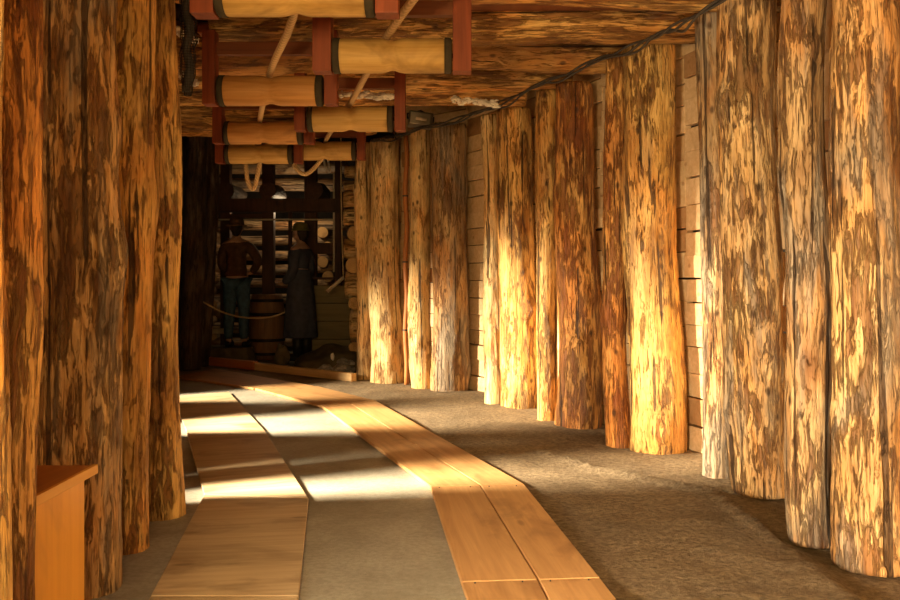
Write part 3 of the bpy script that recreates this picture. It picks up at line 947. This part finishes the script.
# second crib at the side: alternately long faces and round ends
sd = 10.6
side = [('f', 345, 166, 178), ('f', 344, 180, 190), ('f', 344, 192, 208), ('f', 344, 210, 226), ('e', 356, 227, 241), ('f', 344.5, 240, 258), ('e', 355, 258, 273), ('f', 346, 273, 298),
        ('e', 356, 297, 309), ('f', 351, 309, 341), ('e', 356, 341, 352), ('f', 351, 353, 372)]
for i, (kd, x, y0, y1) in enumerate(side):
    a, b = P(x, y1, sd), P(x, y0, sd)
    r = (b.z - a.z) / 2
    zc = (a.z + b.z) / 2
    if kd == 'f':
        o = make_log('crib_log', (a.x, sd, zc), (a.x + 0.32, sd, zc), r * 1.0, r, 160 + i, M['pale'], segs=28, step=0.05, lump=0.12, knots=2)
    else:
        xx = P(x, 0, sd).x
        o = make_log('crib_log', (xx, sd - 0.16, zc), (xx, sd + 0.45, zc), r * 1.05, r, 160 + i, M['crib'], segs=28, step=0.05, lump=0.06, knots=1)
    tag(o, '%s in the stack against the last pale post, %s' % ('short stubby log' if kd == 'f' else 'round log end',
        ['topmost', 'second from the top', 'third from the top', 'fourth from the top', 'fifth from the top', 'sixth from the top', 'seventh from the top', 'eighth from the top', 'ninth from the top', 'tenth from the top', 'eleventh from the top', 'lowest'][i]), 'crib log', 'log stack against the last pale post')
# dark stub logs lying on the crossbeam
for i, x in enumerate((226, 268, 315)):
    p = P(x, 191, 12.0)
    o = make_log('stub_log', (p.x, 11.95, p.z), (p.x, 12.75, p.z), 0.115, 0.11, 190 + i, M['dark'], segs=28, step=0.08)
    o.data.materials[1] = M['frame']
    tag(o, ['dark round log end on the crossbeam above the person in jeans', 'dark round log end on the middle of the crossbeam', 'dark round log end on the crossbeam above the coated person'][i], 'log', 'dark stub logs on the crossbeam')
# barrel
bp = G(266, 357)
br = empty('barrel', (-2.43, 11.95, 0.0))
tag(br, 'dark wooden barrel standing between the two persons', 'barrel')
bm = bmesh.new()
H = 0.86
prof = [(0.20 + 0.045 * math.sin(PI * i / 10), H * i / 10) for i in range(11)]
lathe(bm, prof + [(0.18, H), (0.18, H - 0.05)], 28)
for v in bm.verts:
    a = math.atan2(v.co.y, v.co.x)
    if int((a + PI) / (2 * PI) * 28 + .5) % 2:
        v.co.x *= 0.985; v.co.y *= 0.985
link('staves', bm, M['stave'], br)
for z in (0.08, 0.26, 0.6, 0.78):
    bm = bmesh.new()
    r = 0.20 + 0.045 * math.sin(PI * z / H) + 0.004
    lathe(bm, [(r - 0.01, z - 0.02), (r, z - 0.018), (r, z + 0.018), (r - 0.01, z + 0.02)], 28)
    link('hoop', bm, M['iron'], br)
# crate with lever
cp = G(331, 345)
cr = empty('crate', (-1.55, 11.95, 0))
tag(cr, 'greenish brown plank crate behind the coated person', 'crate')
for i in range(4):
    bm = bmesh.new()
    box(bm, (0, 0, 0.16 + 0.235 * i), (0.50 + 0.01 * (i % 2), 0.42, 0.228), bev=0.008)
    link('plank', bm, M['crate'], cr, smooth=False)
bm = bmesh.new(); box(bm, (0, 0, 1.07), (0.54, 0.46, 0.03), bev=0.004); link('lid', bm, M['frame'], cr, smooth=False)
bm = bmesh.new()
p0, p1 = P(327, 291.5, 10.9), P(343.5, 277.5, 10.9)
tube(bm, [p0, p1], 0.022, 10)
lv = tag(link('lever', bm, M['strip']), 'short pale wooden lever hanging before the crate', 'lever')
bm = bmesh.new(); tube(bm, [p1, P(342, 240, 10.9), P(341, 180, 10.9), P(341, 67, 10.9)], 0.008, 6)
tag(link('cord', bm, M['rope']), 'thin taut cord rising from the pale lever', 'cord')
# hanging thin cord by the frame
bm = bmesh.new(); tube(bm, smooth_path([P(322, 143, 11.2), P(325, 166, 11.2), P(330, 171, 11.2), P(326, 150, 11.2)], 6), 0.014, 8)
tag(link('rope', bm, M['salt']), 'short loop of pale cord hanging below the smallest roller', 'rope')
# rope barrier
bm = bmesh.new(); tube(bm, smooth_path([P(190, 292, 10.76), P(200, 300, 10.9), P(225, 313, 11.25), P(250, 318, 11.5), P(275, 316, 11.62), P(302, 304, 11.68)], 8), 0.011, 8)
tag(link('rope', bm, M['rope']), 'thin barrier rope sagging in front of the barrel', 'rope')
# rubble
rs = random.Random(3)
def stone(p, s, seed, mat):
    bm = bmesh.new()
    bmesh.ops.create_icosphere(bm, subdivisions=3, radius=1)
    for v in bm.verts:
        c = v.co.copy()
        q = 1 + 0.35 * nz(c.x * 1.3 + seed, c.y * 1.3, c.z * 1.3) + 0.12 * nz(c.x * 4 + seed, c.y * 4, c.z * 4)
        v.co = Vector((c.x * s[0], c.y * s[1], c.z * s[2])) * q
    o = link('rock', bm, mat, smooth=False)
    o.location = p
    o.rotation_euler = (0, 0, seed)
    return o
for i in range(34):
    x = rs.uniform(318, 354)
    row = rs.random()
    d = 9.85 + row * 1.1
    z = 0.02 + row * 0.30 * (0.35 + 0.65 * (x - 318) / 36) * rs.uniform(.5, 1)
    s = rs.uniform(0.035, 0.085)
    p = Vector(((x - 450) * d / 900.0, d, z))
    o = stone(p, (s, s * rs.uniform(.7, 1), s * rs.uniform(.5, .8)), i * 1.7, M['stone'])
    tag(o, 'grey broken rock in the heap at the foot of the crate', 'rock', 'grey broken rocks of the heap')
o = stone(Vector((-1.32, 10.1, 0.19)), (0.024, 0.022, 0.04), 99, M['salt']); tag(o, 'whitish rock on top of the grey heap', 'rock')
bm = bmesh.new()
bmesh.ops.create_icosphere(bm, subdivisions=4, radius=1)
for v in bm.verts:
    c = v.co.copy()
    q = 1 + 0.2 * nz(c.x * 2, c.y * 2, c.z * 2)
    v.co = Vector((c.x * 0.50, c.y * 0.62, max(-0.1, c.z) * 0.30)) * q
o = link('rubble_mound', bm, M['clay']); o.location = (-1.35, 10.75, -0.02); tag(o, 'low dark earth mound under the grey rocks', 'earth mound')
# low clay platform under the person in jeans
bm = bmesh.new()
N = 32
top = []; bot = []
for k in range(N):
    a = k * 2 * PI / N
    q = 1 + 0.10 * nz(math.cos(a) * 2, math.sin(a) * 2, 7)
    bot.append(bm.verts.new((0.42 * q * math.cos(a), 0.34 * q * math.sin(a), -0.01)))
    top.append(bm.verts.new((0.35 * q * math.cos(a), 0.28 * q * math.sin(a), 0.19)))
for k in range(N):
    bm.faces.new((bot[k], bot[(k + 1) % N], top[(k + 1) % N], top[k]))
bm.faces.new(top); bm.faces.new(bot[::-1])
o = link('clay_platform', bm, M['clay'], smooth=False); o.location = (-2.90, 11.60, 0)
tag(o, 'low olive-brown clay platform under the person in jeans', 'platform')
o = stone(Vector((-2.06, 11.0, 0.10)), (0.10, 0.09, 0.17), 12, M['clay']); tag(o, 'squat olive-brown boulder beside the coated person', 'rock')

# ---------------------------------------------------------------- people
def skin_mesh(name, verts, edges, radii, mat, parent, root=0, sub=2):
    me = bpy.data.meshes.new(name)
    me.from_pydata([tuple(v) for v in verts], edges, [])
    o = bpy.data.objects.new(name, me)
    COL.objects.link(o)
    md = o.modifiers.new('skin', 'SKIN')
    md.use_smooth_shade = True
    for i, r in enumerate(radii):
        sv = me.skin_vertices[0].data[i]
        sv.radius = r if isinstance(r, tuple) else (r, r)
        sv.use_root = (i == root)
    s = o.modifiers.new('sub', 'SUBSURF'); s.levels = sub; s.render_levels = sub
    me.materials.append(mat)
    if parent is not None:
        o.parent = parent
    return o

def chain(spec):
    """spec: dict name->(pos, radius), edges list of name pairs"""
    pass

def head_mesh(name, c, yaw, mat, parent, s=1.0):
    bm = bmesh.new()
    bmesh.ops.create_uvsphere(bm, u_segments=32, v_segments=24, radius=1)
    for v in bm.verts:
        x, y, z = v.co
        # face looks towards -Y
        w = 0.074 * (1 - 0.22 * max(0, -z))
        q = Vector((x * w, y * 0.095, z * 0.118))
        if y < 0:
            q.y += 0.018 * max(0, -z) * 0.2
            if abs(x) < 0.22 and -0.35 < z < 0.15:
                q.y -= 0.022 * (1 - abs(x) / 0.22) * (1 - (z - -0.25) ** 2 * 4 if z > -0.25 else 1 - (abs(z + 0.25) / 0.1))
            for sx in (-1, 1):
                dd = ((x - sx * 0.38) / 0.2) ** 2 + ((z - 0.02) / 0.14) ** 2
                q.y += 0.010 * math.exp(-dd)
            dd = (x / 0.3) ** 2 + ((z + 0.52) / 0.06) ** 2
            q.y += 0.005 * math.exp(-dd)
            q.y -= 0.008 * math.exp(-((x / 0.25) ** 2 + ((z + 0.85) / 0.15) ** 2))
        for sx in (-1, 1):
            dd = ((y - 0.05) / 0.14) ** 2 + ((z + 0.05) / 0.2) ** 2
            if sx * x > 0.5:
                q.x += sx * 0.016 * math.exp(-dd)
        v.co = q
    bmesh.ops.transform(bm, matrix=Matrix.Translation(c) @ Matrix.Rotation(yaw, 4, 'Z') @ Matrix.Scale(s, 4), verts=bm.verts)
    return bm

def person(label, loc, yaw, H, dressed):
    """local: figure faces -Y, feet at z 0"""
    t = empty('person', loc, yaw)
    tag(t, label, 'person')
    k = H / 1.75
    V = []; E = []; Rr = []; idx = {}
    def v(nm, p, r, par=None):
        idx[nm] = len(V); V.append(Vector(p) * k); Rr.append((r * k, r * k) if not isinstance(r, tuple) else (r[0] * k, r[1] * k))
        if par: E.append((idx[par], idx[nm]))
    v('pelvis', (0, 0, 0.95), (0.135, 0.10))
    v('waist', (0, 0, 1.10), (0.12, 0.09), 'pelvis')
    v('chest', (0, 0.0, 1.30), (0.145, 0.105), 'waist')
    v('upper', (0, 0.0, 1.42), (0.12, 0.085), 'chest')
    v('neck', (0, 0.0, 1.50), 0.052, 'upper')
    v('skull', (0, -0.01, 1.58), 0.055, 'neck')
    arms = dressed['arms']
    for s, nm in ((1, 'l'), (-1, 'r')):
        v('hip' + nm, (s * 0.085, 0, 0.88), 0.095, 'pelvis')
        v('thigh' + nm, (s * 0.095, 0, 0.70), 0.082, 'hip' + nm)
        v('knee' + nm, (s * 0.10, -0.01, 0.50), 0.058, 'thigh' + nm)
        v('calf' + nm, (s * 0.105, 0.015, 0.33), 0.056, 'knee' + nm)
        v('ankle' + nm, (s * 0.11, 0.02, 0.09), 0.038, 'calf' + nm)
        v('foot' + nm, (s * 0.12, -0.05, 0.045), 0.042, 'ankle' + nm)
        v('toe' + nm, (s * 0.13, -0.14, 0.032), 0.032, 'foot' + nm)
        sh, el, wr, ha = arms[nm]
        v('sh' + nm, sh, 0.062, 'upper')
        v('el' + nm, el, 0.044, 'sh' + nm)
        v('wr' + nm, wr, 0.030, 'el' + nm)
        v('ha' + nm, ha, (0.036, 0.022), 'wr' + nm)
        hv = Vector(ha) - Vector(wr)
        hd = hv.normalized()
        a, b = frame(hd)
        base = Vector(ha) + hd * 0.02
        for f, (off, ln) in enumerate(((-0.027, 0.06), (-0.009, 0.075), (0.009, 0.07), (0.027, 0.052))):
            q1 = base + a * off * 1.05 + hd * 0.015
            q2 = q1 + (hd * 0.8 - b * 0.3).normalized() * ln * 0.55
            q3 = q2 + (hd * 0.5 - b * 0.7).normalized() * ln * 0.45
            v('f%d%s' % (f, nm), q1, 0.0095, 'ha' + nm); v('g%d%s' % (f, nm), q2, 0.009, 'f%d%s' % (f, nm)); v('h%d%s' % (f, nm), q3, 0.0075, 'g%d%s' % (f, nm))
        th = Vector(ha) - hd * 0.01 + a * s * 0.04
        v('t0' + nm, th, 0.011, 'ha' + nm)
        v('t1' + nm, th + (a * s * 0.6 + hd) .normalized() * 0.045, 0.009, 't0' + nm)
    body = skin_mesh('body', V, E, Rr, M['skin'], t)
    # head joined to the neck as its own shaped mesh
    bm = head_mesh('head', Vector((0, -0.015, 1.625)) * k, dressed.get('head', 0), None, None, k)
    link('head', bm, M['skin'], t)
    # clothes
    def sub(names, extra, mat, name, add):
        vs = []; es = []; rs_ = []; mp = {}
        for n_ in names:
            mp[n_] = len(vs); vs.append(V[idx[n_]]); r = Rr[idx[n_]]; rs_.append((r[0] + add * k, r[1] + add * k))
        for a_, b_ in E:
            na = [q for q in names if idx[q] == a_]; nb = [q for q in names if idx[q] == b_]
            if na and nb:
                es.append((mp[na[0]], mp[nb[0]]))
        for (pn, p, r) in extra:
            vs.append(Vector(p) * k); rs_.append((r[0] * k, r[1] * k) if isinstance(r, tuple) else (r * k, r * k)); es.append((mp[pn], len(vs) - 1))
        return skin_mesh(name, vs, es, rs_, mat, t)
    return t, k, sub, V, idx

armsA = {'l': ((0.17, 0, 1.40), (0.21, 0.03, 1.14), (0.17, -0.16, 0.98), (0.14, -0.23, 0.97)),
         'r': ((-0.17, 0, 1.40), (-0.33, 0.04, 1.17), (-0.19, -0.08, 1.02), (-0.12, -0.12, 1.01))}
armsA = {k_: tuple(Vector(p) for p in v_) for k_, v_ in armsA.items()}
# person in jeans, seen from behind
pt, k, sub, V, ix = person('person in blue jeans, brown top and brown hat standing with back turned, elbow out', (-2.75, 11.60, 0.19), PI * 0.97, 1.64,
                           {'arms': armsA, 'head': 0.3})
sub(['pelvis', 'hipl', 'thighl', 'kneel', 'calfl', 'anklel', 'hipr', 'thighr', 'kneer', 'calfr', 'ankler'], [], M['jeans'], 'jeans', 0.022)
sub(['waist', 'chest', 'upper', 'shl', 'ell', 'wrl', 'shr', 'elr', 'wrr'], [('waist', (0, 0, 0.99), (0.145, 0.115))], M['jacket'], 'jacket', 0.024)
sub(['upper', 'shl', 'shr'], [('upper', (0, 0.01, 1.33), (0.16, 0.125))], M['yoke'], 'shawl', 0.036)
for s in (1, -1):
    bm = bmesh.new(); bmesh.ops.create_uvsphere(bm, u_segments=16, v_segments=10, radius=1)
    for v in bm.verts:
        v.co = Vector((v.co.x * 0.052, v.co.y * 0.135, max(-0.6, v.co.z) * 0.06)) * k + Vector((s * 0.12, -0.055, 0.036)) * k
    link('boot', bm, M['boot'], pt)
bm = bmesh.new()
hz = 1.66 * k
lathe(bm, [(0.135, hz), (0.14, hz + 0.008), (0.098, hz + 0.02), (0.094, hz + 0.06), (0.082, hz + 0.095), (0.05, hz + 0.112), (0.005, hz + 0.115)], 28)
link('hat', bm, M['hat'], pt)
bm = head_mesh('hair', Vector((0, 0.008, 1.63)) * k, 0.3, None, None, k * 1.08)
bmesh.ops.bisect_plane(bm, geom=list(bm.verts) + list(bm.edges) + list(bm.faces), plane_co=Vector((0, -0.015, 1.62)) * k, plane_no=(-0.3, -1, -0.2), clear_outer=True)
link('hair', bm, M['hair'], pt)

# coated person
armsB = {'l': ((0.165, 0, 1.40), (0.21, 0.02, 1.13), (0.16, -0.15, 0.98), (0.13, -0.22, 0.98)),
         'r': ((-0.165, 0, 1.40), (-0.21, 0.02, 1.12), (-0.16, -0.15, 0.98), (-0.13, -0.22, 0.98))}
armsB = {k_: tuple(Vector(p) for p in v_) for k_, v_ in armsB.items()}
pt, k, sub, V, ix = person('person in a long navy coat and olive helmet standing beside the barrel, turned towards it', (-1.90, 11.45, 0.03), -PI * 0.62, 1.74,
                           {'arms': armsB, 'head': 0.0})
sub(['waist', 'chest', 'upper', 'shl', 'ell', 'wrl', 'shr', 'elr', 'wrr'], [], M['coat'], 'coat_top', 0.026)
bm = bmesh.new()
NS = 40
rings = []
for (z, rx, ry) in [(1.16, 0.155, 0.12), (1.08, 0.165, 0.13), (0.95, 0.19, 0.155), (0.75, 0.205, 0.18), (0.50, 0.22, 0.20), (0.30, 0.23, 0.215), (0.29, 0.21, 0.20), (0.5, 0.20, 0.18)]:
    ring = []
    for q in range(NS):
        a = q * 2 * PI / NS
        w = 1 + (0.035 * math.sin(a * 9 + 1) + 0.03 * math.sin(a * 5)) * max(0, (1.1 - z) / 0.8)
        ring.append(bm.verts.new(Vector((rx * math.cos(a) * w, ry * math.sin(a) * w, z)) * k))
    rings.append(ring)
for i in range(len(rings) - 1):
    for q in range(NS):
        bm.faces.new((rings[i][q], rings[i + 1][q], rings[i + 1][(q + 1) % NS], rings[i][(q + 1) % NS]))
link('coat_skirt', bm, M['coat'], pt)
for s in (1, -1):
    bm = bmesh.new(); bmesh.ops.create_uvsphere(bm, u_segments=16, v_segments=10, radius=1)
    for v in bm.verts:
        v.co = Vector((v.co.x * 0.055, v.co.y * 0.14, max(-0.6, v.co.z) * 0.06)) * k + Vector((s * 0.12, -0.055, 0.036)) * k
    tube(bm, [Vector((s * 0.11, 0.02, 0.05)) * k, Vector((s * 0.105, 0.015, 0.36)) * k], [0.055, 0.068], 14)
    link('boot', bm, M['boot'], pt)
bm = bmesh.new()
hz = 1.655 * k
lathe(bm, [(0.118, hz), (0.122, hz + 0.006), (0.104, hz + 0.018), (0.101, hz + 0.045), (0.088, hz + 0.085), (0.055, hz + 0.108), (0.005, hz + 0.115)], 28)
link('helmet', bm, M['helmet'], pt)
bm = head_mesh('hair', Vector((0, 0.008, 1.625)) * k, 0.0, None, None, k * 1.06)
bmesh.ops.bisect_plane(bm, geom=list(bm.verts) + list(bm.edges) + list(bm.faces), plane_co=Vector((0, -0.0, 1.62)) * k, plane_no=(0, -1, -0.15), clear_outer=True)
link('hair', bm, M['hair'], pt)

# ---------------------------------------------------------------- light
def area(name, loc, target, size, power, col, sy=None, spread=180):
    l = bpy.data.lights.new(name, 'AREA')
    l.energy = power; l.color = col; l.size = size
    if sy: l.shape = 'RECTANGLE'; l.size_y = sy
    l.spread = math.radians(spread)
    o = bpy.data.objects.new(name, l); COL.objects.link(o)
    o.location = loc
    o.rotation_mode = 'QUATERNION'
    o.rotation_quaternion = (Vector(target) - Vector(loc)).to_track_quat('-Z', 'Y')
    return o
def spot(name, loc, target, power, col, ang, blend=0.5, r=0.05):
    l = bpy.data.lights.new(name, 'SPOT')
    l.energy = power; l.color = col; l.spot_size = math.radians(ang); l.spot_blend = blend; l.shadow_soft_size = r
    o = bpy.data.objects.new(name, l); COL.objects.link(o)
    o.location = loc
    o.rotation_mode = 'QUATERNION'
    o.rotation_quaternion = (Vector(target) - Vector(loc)).to_track_quat('-Z', 'Y')
    return o
def point(name, loc, power, col, r=0.1):
    l = bpy.data.lights.new(name, 'POINT')
    l.energy = power; l.color = col; l.shadow_soft_size = r
    o = bpy.data.objects.new(name, l); COL.objects.link(o)
    o.location = loc
    return o
WARM = (1.0, 0.66, 0.27)
DAY = (1.0, 0.84, 0.58)
# lamps in the side gallery behind the shaded posts
spot('side_lamp_a', (-2.9, 3.92, 1.2), (1.5, 5.2, -0.1), 6500, DAY, 46, 1.0, 0.17)
spot('side_lamp_b', (-3.6, 5.80, 1.25), (0.8, 7.2, -0.2), 6000, DAY, 46, 1.0, 0.17)
spot('side_lamp_c', (-4.4, 7.2, 1.25), (-0.6, 8.7, -0.1), 3900, DAY, 38, 1.0, 0.17)
# unseen fill lamps added around the camera, outside the view
area('fill_lamp_a', (0.0, -0.9, 1.3), (0.2, 4.0, 1.1), 0.9, 42, WARM)
area('fill_lamp_d', (-0.75, 0.6, 1.5), (1.4, 4.6, 1.1), 0.35, 62, WARM, spread=150)
area('fill_lamp_b', (-0.9, 0.9, 0.45), (1.5, 3.6, 0.3), 0.35, 41, (1.0, 0.84, 0.58), spread=75)
spot('fill_lamp_c', (0.2, 1.0, 2.4), (-0.1, 2.9, 0.0), 130, (1.0, 0.84, 0.58), 46, 1.0, 0.12)
# chamber lamp behind the timber frame
point('chamber_lamp', (-2.3, 12.75, 2.05), 15, (1.0, 0.72, 0.42), 0.08)

w = bpy.data.worlds.new('world'); SC.world = w
w.use_nodes = True
w.node_tree.nodes['Background'].inputs[0].default_value = (1.0, 0.62, 0.28, 1)
w.node_tree.nodes['Background'].inputs[1].default_value = 0.45

# ---------------------------------------------------------------- camera
cam = bpy.data.cameras.new('camera')
co = bpy.data.objects.new('camera', cam); COL.objects.link(co)
co.location = (0, 0, EYE)
co.rotation_euler = (PI / 2, 0, 0)
cam.sensor_width = 36; cam.lens = 36
cam.shift_y = -20 / 900.0
cam.clip_start = 0.05
SC.camera = co
vs = SC.view_settings
vs.view_transform = 'Standard'; vs.look = 'None'; vs.gamma = 1.0; vs.use_curve_mapping = False
vs.exposure = 0.0
